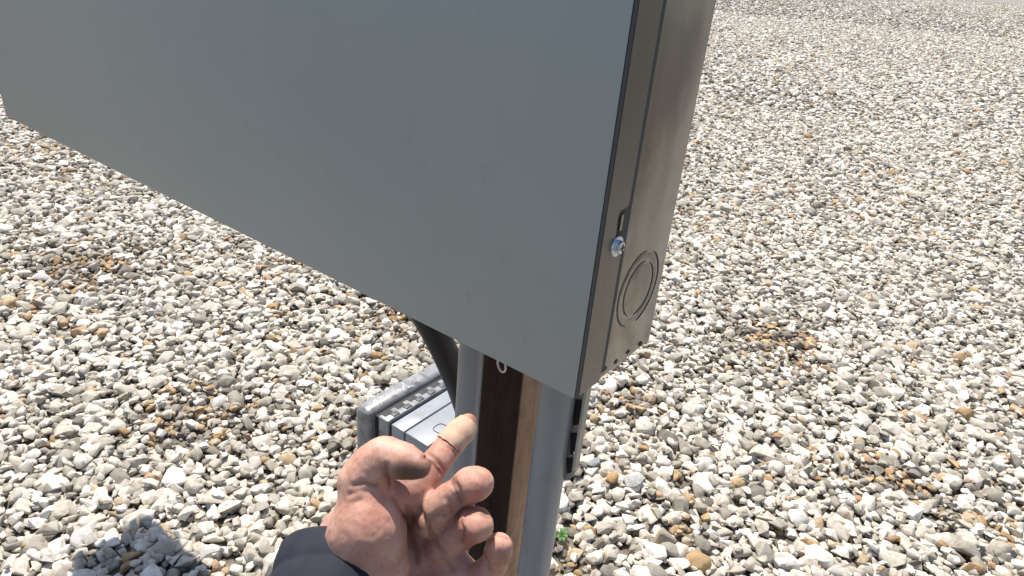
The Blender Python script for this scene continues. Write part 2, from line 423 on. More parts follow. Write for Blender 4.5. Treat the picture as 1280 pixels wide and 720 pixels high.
# cover: front panel with a rolled rim
bm = bmesh.new(); add_box(bm, (0.0012, 0.0, 0.0012), (W_ - 0.0012, T, H_ - 0.0012), 0.0008, 2)
door = from_bm('cover_panel', bm, M_door, cab, auto=40)
bm = bmesh.new()
rim = 0.0080
add_box(bm, (0.0004, T, 0.0004), (0.004, rim + T, H_ - 0.0004)); add_box(bm, (0.0041, T, 0.0004), (W_ - 0.004, rim + T, 0.004))
from_bm('cover_seam', bm, M_seam, cab)

# skirt: right side plate with the keyhole notch (in b,z), bottom, top, left
sc_px = hit(771, 308, A, C0)                # screw on the side plane
scr = Vector(((sc_px - C0).dot(A), (sc_px - C0).dot(B), (sc_px - C0).z))
top_n = (hit(775, 264, A, C0) - C0).z
nb = scr.y - 0.008                           # how far the notch reaches forward
b0, b1 = rim + T, W1
poly = [(b0, 0.0), (b1 - 0.002, 0.0), (b1, 0.003), (b1, scr.z - 0.006)]
poly += [(scr.y + 0.005 * math.cos(t), scr.z - 0.001 - 0.005 * math.sin(t)) for t in np.linspace(0.3, math.pi, 7)]
poly += [(nb, top_n - 0.008), (nb + 0.001, top_n - 0.003), (nb + 0.004, top_n), (b1 - 0.003, top_n + 0.001), (b1, top_n + 0.004), (b1, H_), (b0, H_)]
bm = bmesh.new(); add_prism(bm, poly, 0, 0.0, T)
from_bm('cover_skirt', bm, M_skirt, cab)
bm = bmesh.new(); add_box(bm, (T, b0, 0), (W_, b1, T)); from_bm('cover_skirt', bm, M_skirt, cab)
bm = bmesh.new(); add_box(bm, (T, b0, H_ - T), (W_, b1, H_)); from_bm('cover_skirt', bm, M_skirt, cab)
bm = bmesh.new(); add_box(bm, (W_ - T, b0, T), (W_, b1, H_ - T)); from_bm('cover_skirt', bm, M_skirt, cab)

# body tray behind the cover
bi = 0.0040
BZ = 0.0005 + 0.0  # body bottom just above the skirt's
bb = W1 + W2
bm = bmesh.new()
add_box(bm, (bi, 0.012, -0.0045), (W_ - bi, bb + 0.002, H_ - 0.004), 0.0016, 3)
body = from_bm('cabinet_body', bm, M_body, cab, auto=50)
# dark strip painting in the shadow gap where the skirt ends
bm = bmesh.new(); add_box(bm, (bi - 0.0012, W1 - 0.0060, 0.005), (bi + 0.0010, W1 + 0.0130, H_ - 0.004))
from_bm('skirt_shadow_strip', bm, M_seam, cab)
# slotted tab seen in the notch
bm = bmesh.new(); add_box(bm, (bi - 0.0030, scr.y + 0.0025, scr.z + 0.016), (bi - 0.0004, scr.y + 0.0075, top_n - 0.007), 0.0004, 1)
from_bm('notch_tab', bm, M_body, cab)
bm = bmesh.new(); add_box(bm, (bi - 0.0016, nb - 0.001, scr.z - 0.004), (bi - 0.0001, scr.y + 0.0095, top_n - 0.001), 0.0003, 1)  # black plate standing in for the shadow inside the notch
from_bm('notch_shade', bm, M_dark, cab)

# screw: washer + hex head with slot, axis along -a
def disc(bm, r, x0, x1, seg, cy, cz, rot=0.0, r2=None):
    r2 = r if r2 is None else r2
    a = [bm.verts.new((x0, cy + r * math.cos(rot + 2 * math.pi * k / seg), cz + r * math.sin(rot + 2 * math.pi * k / seg))) for k in range(seg)]
    b = [bm.verts.new((x1, cy + r2 * math.cos(rot + 2 * math.pi * k / seg), cz + r2 * math.sin(rot + 2 * math.pi * k / seg))) for k in range(seg)]
    bm.faces.new(a[::-1]); bm.faces.new(b)
    for k in range(seg): bm.faces.new((a[k], a[(k + 1) % seg], b[(k + 1) % seg], b[k]))
bm = bmesh.new(); disc(bm, 0.0118, 0.0, -0.0014, 32, scr.y, scr.z, r2=0.0112)
washer = from_bm('screw', bm, M_zinc, cab, auto=40)
bm = bmesh.new(); disc(bm, 0.0078, -0.0014, -0.0060, 6, scr.y, scr.z, 0.3, 0.0072); disc(bm, 0.0070, -0.0060, -0.0072, 12, scr.y, scr.z, 0.3, 0.0045)
from_bm('screw_head', bm, M_zinc, washer, auto=40)
bm = bmesh.new(); add_box(bm, (-0.0076, scr.y - 0.0042, scr.z - 0.0008), (-0.00715, scr.y + 0.0042, scr.z + 0.0008)); add_box(bm, (-0.0077, scr.y - 0.0008, scr.z - 0.0042), (-0.00725, scr.y + 0.0008, scr.z + 0.0042))
from_bm('screw_slot', bm, M_dark, washer)
bm = bmesh.new(); disc(bm, 0.0026, 0.006, 0.0, 14, scr.y, scr.z); from_bm('screw_shank', bm, M_zinc, washer)

# concentric knockout on the side: shallow raised rings with cut grooves broken by ties
kp = hit(798, 361, A, C0 + A * bi)
kc = ((kp - C0).dot(B), (kp - C0).z)
def arc_strip(bm, r, wd, t0, t1, x0, x1, n=36):
    prev = None
    for i in range(n + 1):
        t = t0 + (t1 - t0) * i / n
        tp_ = min(1.0, 6 * min(i, n - i) / n + 0.25)
        q = []
        for rr, xx in ((r - wd * tp_ / 2, x0), (r + wd * tp_ / 2, x0), (r + wd * tp_ / 2, x1), (r - wd * tp_ / 2, x1)):
            q.append(bm.verts.new((xx, kc[0] + rr * math.cos(t), kc[1] + rr * math.sin(t))))
        if prev:
            for k in range(4): bm.faces.new((prev[k], prev[(k + 1) % 4], q[(k + 1) % 4], q[k]))
        else: bm.faces.new(q)
        prev = q
    bm.faces.new(prev)
for (r_, s0, s1) in ((0.0490, 85, 248), (0.0490, -78, 62), (0.0355, 80, 240), (0.0355, -92, 58)):
    bm = bmesh.new(); arc_strip(bm, r_, 0.0026, D2R(s0), D2R(s1), bi - 0.00035, bi + 0.0004)
    from_bm('knockout_groove', bm, M_seam, cab)
for (ri, ro) in ((0.0380, 0.0470), (0.0, 0.0335)):
    bm = bmesh.new(); n = 72
    prof = [(ri, bi + .0001), (ri + 0.0025, bi - 0.0003), (ro - 0.0025, bi - 0.0003), (ro, bi + .0001)] if ri > 0 else [(0.0001, bi - 0.0004), (ro - 0.004, bi - 0.0004), (ro, bi + .0001)]
    rings = [[bm.verts.new((x, kc[0] + rr * math.cos(2 * math.pi * k / n), kc[1] + rr * math.sin(2 * math.pi * k / n))) for k in range(n)] for rr, x in prof]
    for i in range(len(rings) - 1):
        for k in range(n): bm.faces.new((rings[i][k], rings[i][(k + 1) % n], rings[i + 1][(k + 1) % n], rings[i + 1][k]))
    from_bm('knockout_disc', bm, M_body, cab, smooth=True)
# small punched slots along the lower edge of the side
for (x, y) in ((756, 461), (770, 452), (785, 440), (801, 430)):
    p = hit(x, y, A, C0 + A * bi); cb, cz = (p - C0).dot(B), (p - C0).z
    bm = bmesh.new(); disc(bm, 0.0030, bi - 0.0004, bi + 0.0005, 12, cb, cz)
    for v in bm.verts: v.co.y = cb + (v.co.y - cb) * 1.5
    from_bm('punched_hole', bm, M_dark, cab)
# paint chips on the cover
chips = []
for (x, y, h, sl) in ((506, 37, (0.0022, 0.0006), 1.0), (671, 379, (0.0009, 0.0012), 0.0), (702, 390, (0.0006, 0.0006), 0), (730, 178, (0.0030, 0.0006), -0.3), (556, 120, (0.0008, 0.0005), 0.2)):
    p = hit(x, y, B, C0) - C0; chips.append(((p.dot(A), p.z), h, sl))
spots(M_door, chips[:4], (0.40, 0.43, 0.44))

# ------------------------------------------------------------------ wooden post behind the conduits
PB = 0.195
pe = hit(648, 520, B, C0 + B * PB) - C0; pa = pe.dot(A)
g0 = -C0.z
post = thing('support_post', 'brown timber post with a dark stained board on its front, between the conduits', 'post', fr(pa, PB, g0), FRAME)
bm = bmesh.new(); add_box(bm, (0, 0.004, -0.05), (0.089, 0.093, -g0 + H_ - 0.02), 0.003, 2); from_bm('timber', bm, M_wood, post, auto=40)
bm = bmesh.new(); add_box(bm, (0.002, 0, -0.05), (0.102, 0.0035, -g0 + H_ - 0.04), 0.0005, 1); from_bm('front_board', bm, M_woodd, post, auto=40)

# ------------------------------------------------------------------ conduits
def conduit(px, py, b, rad, label, cname='conduit'):
    p = hit(px, py, B, C0 + B * b) - C0; a = p.dot(A)
    t = thing(cname, label, 'conduit', fr(a, b, g0), FRAME, 'grey conduits under the cabinet')
    bm = bmesh.new(); add_tube(bm, [(0, 0, -0.05), (0, 0, 0.3), (0, 0, -g0 + 0.0)], rad, 40); from_bm('pipe', bm, M_pvc, t, auto=40)
    bm = bmesh.new(); add_tube(bm, [(0, 0, 0.03), (0, 0, 0.033), (0, 0, 0.12), (0, 0, 0.123)], [rad + .001, rad + .004, rad + .004, rad + .001], 40); from_bm('coupling', bm, M_pvcd, t, auto=40)
    bm = bmesh.new(); add_tube(bm, [(0, 0, -g0 - 0.012), (0, 0, -g0 + 0.001)], rad + .003, 32); from_bm('locknut', bm, M_pvcd, t, auto=40)
    return a
a_r = conduit(693.5, 520, 0.135, 0.0262, 'thick grey plastic conduit under the near corner of the cabinet')
a_l = conduit(584, 520, 0.125, 0.0195, 'thinner grey plastic conduit left of the timber post, behind the fingertip')

# black flexible conduit sweeping down from behind the cabinet
def fb(x, y, b): return hit(x, y, B, C0 + B * b)
pts = bez([fb(490, 330, .235), fb(528, 385, .24), fb(556, 428, .26), fb(590, 500, .36), fb(600, 560, .37), fb(600, 620, .37)], 40)
pe_ = pts[-1]; pts += [Vector((pe_.x, pe_.y, z)) for z in np.linspace(pe_.z - .03, -0.03, 10)]
up0 = pts[0]; pts = [Vector((up0.x, up0.y, up0.z + 0.30)), Vector((up0.x, up0.y, up0.z + 0.08))] + pts
bm = bmesh.new(); rad = []
L = 0; pp = pts[0]
dense = []
for i in range(len(pts) - 1):
    nn = max(2, int((pts[i + 1] - pts[i]).length / 0.004))
    dense += [pts[i].lerp(pts[i + 1], k / nn) for k in range(nn)]
rad = [0.026 + (0.0008 if (i // 1) % 2 else -0.0006) for i in range(len(dense))]
add_tube(bm, dense, rad, 20)
o = from_bm('flexible_conduit', bm, M_flex, smooth=True)
tag(o, 'black ribbed flexible conduit curving down from behind the cabinet past the thin grey conduit', 'conduit')

# pale wire loop hanging under the cover
rc = fb(627, 456, 0.035)
bm = bmesh.new()
add_tube(bm, [rc + 0.0095 * (math.cos(t) * (A * 0.85 + B * 0.3).normalized() + math.sin(t) * Z) for t in np.linspace(0, 2 * math.pi, 33)], 0.0014, 8, cap=False)
bmesh.ops.remove_doubles(bm, verts=bm.verts, dist=1e-5)
o = from_bm('wire_loop', bm, M_ring, smooth=True); tag(o, 'small pale wire loop hanging under the cabinet in front of the dark board', 'wire loop')

# slotted bracket at the right of the thick conduit, behind the corner
BB = 0.150
def ab(x, y, b=BB):
    p = hit(x, y, B, C0 + B * b) - C0; return p.dot(A), p.z
zb = ab(712, 604)[1]; aR = ab(729, 540)[0]; aL = ab(706, 540)[0]
br = thing('slotted_bracket', 'weathered steel bracket with dark slots right of the thick conduit', 'bracket', fr(aR, BB, zb), FRAME)
hh = -0.012 - zb; wd = aL - aR
def loc(x, y):
    a_, z_ = ab(x, y); return a_ - aR, z_ - zb
bm = bmesh.new(); add_prism(bm, [(0.012, 0.004), (0.006, 0.014), (0.0, 0.034), (0.0, hh), (wd, hh), (wd, 0), (0.018, 0)], 1, 0.0, 0.004)
from_bm('plate', bm, M_bracket, br)
bm = bmesh.new(); add_prism(bm, [(-0.0005, 0.034), (-0.0005, hh), (0.0035, hh), (0.0035, 0.034)], 1, -0.010, -0.0002)
from_bm('flange', bm, M_bracket, br)
for q in ([(727, 499), (728, 512), (724, 530), (717, 532), (717, 500)], [(726, 541), (725, 566), (713, 568), (714, 541)], [(717, 572), (715, 590), (709, 592), (709, 572)]):
    bm = bmesh.new(); add_prism(bm, [loc(*p_) for p_ in q], 1, -0.0012, -0.0001); from_bm('slot', bm, M_dark, br)
lx, lz = loc(721, 564)
bm = bmesh.new(); add_tube(bm, [(lx, -0.0012, lz), (lx, -0.006, lz)], 0.0026, 6); from_bm('bolt', bm, M_zinc, br)

# ------------------------------------------------------------------ small grey enclosure at the left
UZ = 0.55
q0 = hit(507, 540, Z, Vector((0, 0, UZ)))      # near corner of the third layer
ub = thing('utility_enclosure', 'small weathered grey utility enclosure with stepped lid and vent row, left behind the hand', 'utility box', Vector((q0.x, q0.y, 0)), FRAME)
def la(x):   # pixel column along the near edge -> a
    p = hit(x, 540 + (x - 507) * 0.62, Z, Vector((0, 0, UZ))); return (p - q0).dot(A)
LB = 0.235
def slab(name, a0, a1, b0, b1, z0, z1, m, bev, parent=ub):
    bm = bmesh.new(); add_box(bm, (min(a0, a1), b0, z0), (max(a0, a1), b1, z1), bev, 3)
    return from_bm(name, bm, m, parent, auto=35)
slab('rear_housing', 0.138, 0.093, -0.014, LB + 0.014, 0.02, UZ + 0.003, M_util, 0.013)
slab('gasket', 0.0930, 0.0770, 0.004, LB - 0.004, 0.03, UZ - 0.010, M_dark, 0.002)
slab('vent_layer', 0.0770, 0.0480, -0.002, LB, 0.03, UZ, M_util, 0.0035)
slab('gasket', 0.0480, 0.0380, 0.003, LB - 0.004, 0.03, UZ - 0.009, M_dark, 0.001)
slab('lid_layer', 0.0380, 0.0035, -0.002, LB, 0.03, UZ, M_util2, 0.0018)
slab('gasket', 0.0035, 0.0, 0.001, LB - 0.03, 0.03, UZ - 0.006, M_dark, 0.0004)
slab('front_lid', 0.0, -0.062, -0.001, LB, 0.03, UZ, M_util2, 0.0018)
slab('base', 0.13, -0.058, 0.004, LB - 0.004, -0.02, 0.03, M_util, 0.002)
# vent row: staggered dark slots and raised blocks on the vent layer
nv = 6
for i in range(nv):
    b_ = 0.006 + i * (LB - 0.020) / nv
    slab('vent_slot', 0.0765, 0.0640, b_, b_ + 0.022, UZ - 0.0008, UZ + 0.0009, M_slot, 0.0003)
    slab('vent_block', 0.0635, 0.0515, b_ + 0.012, b_ + 0.029, UZ - 0.001, UZ + 0.0020, M_block, 0.0008)
# raised oval mark on the lid
bm = bmesh.new(); n = 40; pr = None; ring = []
cpx = hit(551, 536, Z, Vector((0, 0, UZ))) - q0; ca, cb = cpx.dot(A), cpx.dot(B)
pts_ = []
for k in range(n):
    t = 2 * math.pi * k / n; sq = lambda v: math.copysign(abs(v) ** 0.6, v)
    pts_.append(Vector((ca + 0.013 * sq(math.cos(t)), cb + 0.014 * sq(math.sin(t)), UZ + 0.0005)))
pts_.append(pts_[0]); add_tube(bm, pts_, 0.0008, 6, cap=False)
from_bm('embossed_outline', bm, M_mark, ub)
# white scuffs along the housing top
bm = bmesh.new(); r = random.Random(3)
for k in range(46):
    b_ = 0.02 + r.random() * 0.13; a_ = 0.099 + r.random() * 0.022; l = r.uniform(0.0015, 0.006); an = r.uniform(0, 3.14); wv = r.uniform(0.0004, 0.0011)
    d1 = Vector((math.cos(an), math.sin(an), 0)); d2 = Vector((-d1.y, d1.x, 0)); c_ = Vector((a_, b_, UZ + 0.0033))
    bm.faces.new([bm.verts.new(c_ + d1 * l * s1 + d2 * wv * s2) for s1, s2 in ((-1, -.3), (0, -1), (1, -.2), (.8, .5), (0, 1), (-.7, .6))])
from_bm('chalky_scuffs', bm, M_chalk, ub)

# ------------------------------------------------------------------ hand (implicit surface -> one continuous mesh)
HD = 0.50; PX = HD / FPX
def hp(x, y, dz):   # photo pixel + mm away -> local camera aligned metres (r, u, f)
    d = HD + dz * 0.001
    return np.array([(x - 640) / FPX * d, -(y - 360) / FPX * d, d])
class Field:
    def __init__(s, lo, hi, h):
        s.h = h; s.lo = np.array(lo)
        n = np.ceil((np.array(hi) - s.lo) / h).astype(int) + 1; s.n = n
        s.X, s.Y, s.Zg = np.meshgrid(*[np.arange(n[i], dtype=np.float32) * h + s.lo[i] for i in range(3)], indexing='ij')
    def cone(s, a, b, ra, rb, flat=None):
        a = np.asarray(a, np.float32); b = np.asarray(b, np.float32); ab = b - a; L2 = float(ab @ ab)
        px, py, pz = s.X - a[0], s.Y - a[1], s.Zg - a[2]
        t = np.clip((px * ab[0] + py * ab[1] + pz * ab[2]) / L2, 0, 1)
        dx, dy, dz = px - t * ab[0], py - t * ab[1], pz - t * ab[2]
        return np.sqrt(dx * dx + dy * dy + dz * dz) - (ra + (rb - ra) * t)
def smin(a, b, k):
    h = np.maximum(k - np.abs(a - b), 0) / k
    return np.minimum(a, b) - h * h * k * 0.25
def smax(a, b, k): return -smin(-a, -b, k)
def surface_nets(F, lo, h):
    ins = F < 0; nx, ny, nz = F.shape
    corners = [(i, j, k) for i in (0, 1) for j in (0, 1) for k in (0, 1)]
    cnt = sum(ins[i:nx - 1 + i, j:ny - 1 + j, k:nz - 1 + k].astype(np.int8) for i, j, k in corners)
    act = (cnt > 0) & (cnt < 8); idx = -np.ones(act.shape, np.int64); cells = np.argwhere(act); idx[act] = np.arange(len(cells))
    acc = np.zeros((len(cells), 3)); num = np.zeros(len(cells))
    for a in corners:
        for ax in range(3):
            if a[ax] == 0:
                b = list(a); b[ax] = 1
                fa = F[cells[:, 0] + a[0], cells[:, 1] + a[1], cells[:, 2] + a[2]]; fb_ = F[cells[:, 0] + b[0], cells[:, 1] + b[1], cells[:, 2] + b[2]]
                m_ = (fa < 0) != (fb_ < 0); t = np.where(m_, fa / np.where(m_, fa - fb_, 1), 0)
                p = np.array(a, float)[None] + np.zeros((len(cells), 3)); p[:, ax] += t
                acc[m_] += p[m_]; num[m_] += 1
    V = (cells + acc / num[:, None]) * h + lo
    faces = []
    for ax in range(3):
        sl0 = [slice(None)] * 3; sl1 = [slice(None)] * 3; sl0[ax] = slice(0, -1); sl1[ax] = slice(1, None)
        ch = ins[tuple(sl0)] != ins[tuple(sl1)]; e = np.argwhere(ch); u_, v_ = (ax + 1) % 3, (ax + 2) % 3
        e = e[(e[:, u_] > 0) & (e[:, v_] > 0) & (e[:, u_] < F.shape[u_] - 1) & (e[:, v_] < F.shape[v_] - 1)]
        s_ = ins[e[:, 0], e[:, 1], e[:, 2]]
        def g(du, dv):
            q = e.copy(); q[:, u_] -= du; q[:, v_] -= dv; return idx[q[:, 0], q[:, 1], q[:, 2]]
        quad = np.stack([g(0, 0), g(1, 0), g(1, 1), g(0, 1)], 1)
        quad[~s_] = quad[~s_][:, ::-1]; faces.append(quad)
    return V, np.concatenate(faces)

CREASES = [
    ([(492, 624), (502, 640), (510, 658), (516, 680), (522, 705)], 0.9, 2.8), ([(524, 636), (534, 652), (542, 672), (552, 692), (566, 712)], 0.45, 2.2),
    ([(508, 634), (516, 648), (523, 662)], 0.3, 1.7), ([(482, 582), (484, 594), (487, 606)], 1.4, 2.2), ([(478, 585), (481, 596)], 0.7, 1.4),
    ([(441, 607), (455, 603), (470, 607)], 0.9, 1.8), ([(437, 618), (450, 613), (462, 615)], 0.35, 1.5), ([(440, 628), (452, 624)], 0.45, 1.3),
    ([(551, 545), (560, 551), (573, 565)], 0.9, 1.5), ([(549, 549), (558, 556), (569, 569)], 0.6, 1.2), ([(530, 572), (541, 579), (551, 592)], 0.9, 1.5), ([(534, 567), (545, 575), (555, 587)], 0.5, 1.2),
    ([(564, 600), (570, 612), (576, 627)], 1.2, 1.9), ([(567, 598), (574, 610), (580, 624)], 0.6, 1.3), ([(556, 622), (562, 630), (566, 640)], 0.4, 1.2),
    ([(597, 590), (604, 600), (606, 612)], 0.3, 1.1), ([(583, 640), (598, 636), (610, 642)], 0.6, 1.5), ([(581, 645), (596, 641), (612, 647)], 0.4, 1.2), ([(576, 652), (580, 664), (578, 676)], 0.8, 1.6),
    ([(611, 676), (622, 668), (635, 674)], 0.6, 1.4), ([(604, 690), (610, 700), (612, 712)], 0.7, 1.5), ([(540, 648), (548, 642), (558, 645)], 0.6, 1.4)]
def hand():
    h = 0.00115
    lo = hp(330, 800, 0) + np.array([0, 0, -0.055]); hi = hp(655, 500, 0) + np.array([0.004, 0, 0.055])
    F = Field(lo, hi, h)
    def chain(pts, k=0.006):
        d = None
        for (x0, y0, z0, r0_), (x1, y1, z1, r1_) in zip(pts[:-1], pts[1:]):
            c = F.cone(hp(x0, y0, z0), hp(x1, y1, z1), r0_ * PX, r1_ * PX)
            d = c if d is None else smin(d, c, k)
        return d
    palm = chain([(398, 800, 6, 54), (418, 712, 6, 47), (440, 668, 10, 40)])
    palm = smin(palm, chain([(432, 690, 18, 32), (480, 650, 26, 24), (514, 630, 19, 18.5)]), 0.010)
    palm = smin(palm, chain([(440, 702, 22, 32), (495, 682, 33, 23), (538, 655, 19, 18)]), 0.008)
    palm = smin(palm, chain([(440, 715, 20, 34), (510, 705, 29, 23), (552, 684, 17, 19)]), 0.008)
    palm = smin(palm, chain([(440, 735, 12, 38), (520, 745, 14, 28), (576, 724, 10, 20)]), 0.010)
    palm = smin(palm, chain([(520, 690, 26, 24), (554, 686, 20, 20), (584, 716, 18, 17)]), 0.008)
    palm = smin(palm, chain([(548, 660, 17, 15), (570, 649, 10, 13), (586, 636, 6, 9)]), 0.004)
    # thenar mound and thumb metacarpal
    th = chain([(428, 702, -4, 40), (460, 656, -14, 36), (455, 604, -11, 28)], 0.012)
    th = smin(th, chain([(462, 662, -11, 35), (474, 706, -5, 33), (462, 752, 2, 36), (430, 800, 6, 44)], 0.012), 0.016)
    palm = smin(palm, th, 0.006)
    # web between thumb and index
    palm = smin(palm, chain([(470, 612, 0, 15), (500, 615, 4, 14), (520, 612, 6, 15)]), 0.010)
    thumb = chain([(452, 600, -11, 27), (466, 581, -13, 23), (482, 571, -16, 21.5), (503, 576, -20, 18.5), (523, 582, -23, 15.5)], 0.008)
    index = chain([(516, 622, 12, 20), (528, 602, 18, 18), (541, 583, 25, 17), (551, 570, 31, 16), (563, 555, 38, 16.6), (576, 540, 46, 15.4), (585.5, 529.5, 52, 13.4)], 0.006)
    middle = chain([(536, 652, 8, 20), (551, 633, 2, 19), (563, 622, -2, 19.5)], 0.006)
    middle2 = chain([(578, 612, -5, 19.5), (590, 606, -9, 20), (597, 604, -11, 19.5)], 0.006)
    middle = smin(middle, middle2, 0.0045)
    ring = chain([(550, 684, 12, 19), (570, 672, 5, 18), (585, 663, -1, 20)], 0.006)
    ring = smin(ring, chain([(594, 656, -10, 22), (597, 657, -19, 19.5)]), 0.004)
    pinky = chain([(582, 734, 10, 19), (604, 721, 5, 17.5), (617, 706, 0, 17.5)], 0.006)
    pinky = smin(pinky, chain([(622, 691, -8, 18), (624, 682, -13, 16)]), 0.0055)
    body = smin(palm, thumb, 0.0075)
    body = smin(body, index, 0.007)
    body = smin(body, middle, 0.0035)
    body = smin(body, ring, 0.0018)
    body = smin(body, pinky, 0.0018)
    def carve(d, pts, rad, k, depth=None):
        c = chain([(x, y, z, rad) for x, y, z in pts], 0.001)
        return smax(d, -c, k)
    # creases : positions hug the near surface
    def crease(d, pts, dep, wd=2.2):
        # a thin capsule laid on the surface: find surface depth under each pixel
        out = []
        for (x, y) in pts:
            zs = np.arange(-50, 40, 0.6); q = np.array([hp(x, y, z) for z in zs]); ii = np.round((q - F.lo) / h).astype(int)
            ok = np.all((ii >= 0) & (ii < F.n), axis=1); vals = np.where(ok, d[tuple(np.clip(ii, 0, F.n - 1).T)], 1)
            neg = np.where(vals < 0)[0]
            if len(neg): out.append((x, y, zs[neg[0]] - wd * 0.568 + dep, wd))
        if len(out) < 2: return d
        return smax(d, -chain(out, 0.001), 0.0028)
    for pts_c, dep, wd_ in CREASES: body = crease(body, pts_c, dep, wd_)
    V, Q = surface_nets(body, F.lo, h)
    return V, Q
V, Q = hand()
# world coordinates, local to the wrist
Rm = np.array([list(rgt), list(upv), list(fwd)])
Wd = V @ Rm + np.array(list(cam_loc))
wrist = Vector(at(410, 740, 0.5)); Wl = Wd - np.array(list(wrist))
me = bpy.data.meshes.new('hand'); me.from_pydata(Wl.tolist(), [], Q.tolist()); me.validate(); me.update()
# smooth the lattice a little, then keep
bm = bmesh.new(); bm.from_mesh(me)
bmesh.ops.smooth_vert(bm, verts=bm.verts, factor=0.5, use_axis_x=True, use_axis_y=True, use_axis_z=True)
bmesh.ops.smooth_vert(bm, verts=bm.verts, factor=0.5, use_axis_x=True, use_axis_y=True, use_axis_z=True)
bmesh.ops.recalc_face_normals(bm, faces=bm.faces); bm.normal_update()
for v in bm.verts:
    q = v.co
    d_ = 0.00055 * mnoise.noise(q * 85) + 0.00032 * mnoise.noise(q * 210) + 0.00016 * mnoise.noise(Vector((q.x * 500, q.y * 500, q.z * 180)))
    v.co = q + v.normal * d_
bm.to_mesh(me); bm.free()
# skin tint: redder pads and knuckles, dirt on fingertips and thumb; shade painted under thumb, in palm hollow and creases
px_ = V[:, 0] / V[:, 2] * FPX + 640; py_ = -V[:, 1] / V[:, 2] * FPX + 360; nv_ = len(V)
line = np.zeros(nv_)  # painted crease shade, deepening the carved folds
for pts_c, dep, wd_ in CREASES:
    for (xa, ya), (xb, yb) in zip(pts_c[:-1], pts_c[1:]):
        t = np.clip(((px_ - xa) * (xb - xa) + (py_ - ya) * (yb - ya)) / ((xb - xa) ** 2 + (yb - ya) ** 2), 0, 1)
        dd = np.hypot(px_ - xa - t * (xb - xa), py_ - ya - t * (yb - ya)); line = np.maximum(line, min(1, dep) * (0.42 * np.exp(-(dd / 1.6) ** 2) + 0.30 * np.exp(-(dd / 5.0) ** 2)))
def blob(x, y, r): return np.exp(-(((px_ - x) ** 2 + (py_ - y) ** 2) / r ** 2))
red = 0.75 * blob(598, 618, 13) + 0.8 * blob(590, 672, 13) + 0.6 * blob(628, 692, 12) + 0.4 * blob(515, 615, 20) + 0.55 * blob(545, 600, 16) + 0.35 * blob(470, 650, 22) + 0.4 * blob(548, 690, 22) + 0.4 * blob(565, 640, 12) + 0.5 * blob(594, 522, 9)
grime_shade = 0.7 * blob(596, 520, 8) + 0.95 * blob(524, 592, 18) + 0.8 * blob(500, 592, 16) + 0.45 * blob(512, 652, 13) + 0.5 * blob(524, 685, 15) + 0.45 * blob(585, 695, 12) + 0.4 * blob(575, 628, 9) + 0.25 * blob(548, 566, 14) + 0.5 * blob(612, 640, 10) + 0.35 * blob(636, 700, 12)
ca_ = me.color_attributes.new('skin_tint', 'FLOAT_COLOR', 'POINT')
dat = np.stack([np.clip(red, 0, 1), np.clip(grime_shade, 0, 1), np.clip(line, 0, 1), np.ones(nv_)], 1).astype(np.float32)
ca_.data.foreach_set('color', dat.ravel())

def skin():
    m = mat('skin', (0.5, 0.3, 0.22), 0.56, 0.0, 0.35)
    b = P(m)
    at_ = nd(m, 'ShaderNodeAttribute', attribute_name='skin_tint'); sp = nd(m, 'ShaderNodeSeparateColor'); lk(m, at_.outputs['Color'], sp.inputs[0])
    tc = nd(m, 'ShaderNodeTexCoord')
    def noise(sc, det=4):
        n = nd(m, 'ShaderNodeTexNoise'); n.inputs['Scale'].default_value = sc; n.inputs['Detail'].default_value = det
        lk(m, tc.outputs['Object'], n.inputs['Vector']); return n.outputs[0]
    base = ramp(m, noise(55), [(0.30, (0.52, 0.24, 0.17)), (0.5, (0.60, 0.325, 0.235)), (0.70, (0.66, 0.40, 0.30))])
    def mix(fac, a, col, bt='MIX'):
        x = nd(m, 'ShaderNodeMix', data_type='RGBA', blend_type=bt); lk(m, fac, x.inputs[0]); lk(m, a, x.inputs[6]); x.inputs[7].default_value = (*col, 1); return x.outputs[2]
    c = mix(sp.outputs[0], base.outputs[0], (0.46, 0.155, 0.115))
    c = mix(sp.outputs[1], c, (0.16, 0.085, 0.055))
    c = mix(sp.outputs[2], c, (0.15, 0.055, 0.038))
    fr_ = ramp(m, noise(420, 3), [(0.30, (0.80, 0.72, 0.68)), (0.48, (1, 1, 1))])
    x = nd(m, 'ShaderNodeMix', data_type='RGBA', blend_type='MULTIPLY'); x.inputs[0].default_value = 0.7
    lk(m, c, x.inputs[6]); lk(m, fr_.outputs[0], x.inputs[7]); lk(m, x.outputs[2], b.inputs['Base Color'])
    b.inputs['Subsurface Weight'].default_value = 0.2; b.inputs['Subsurface Radius'].default_value = (0.006, 0.0025, 0.0012); b.inputs['Subsurface Scale'].default_value = 1.0
    vo = nd(m, 'ShaderNodeTexVoronoi'); vo.inputs['Scale'].default_value = 1400; lk(m, tc.outputs['Object'], vo.inputs['Vector'])
    ad = nd(m, 'ShaderNodeMath', operation='ADD'); lk(m, vo.outputs['Distance'], ad.inputs[0])
    n2 = noise(160, 5); ml = nd(m, 'ShaderNodeMath', operation='MULTIPLY'); lk(m, n2, ml.inputs[0]); ml.inputs[1].default_value = 0.9; lk(m, ml.outputs[0], ad.inputs[1])
    bp = nd(m, 'ShaderNodeBump'); bp.inputs['Strength'].default_value = 0.35; bp.inputs['Distance'].default_value = 0.0003
    lk(m, ad.outputs[0], bp.inputs['Height']); lk(m, bp.outputs[0], b.inputs['Normal'])
    return m
M_skin = skin()
person = thing('person', "person's left hand reaching in from below, index finger extended, navy cuff at the wrist", 'person', wrist)
hand_o = link_mesh('hand', me, M_skin, person, smooth=True)

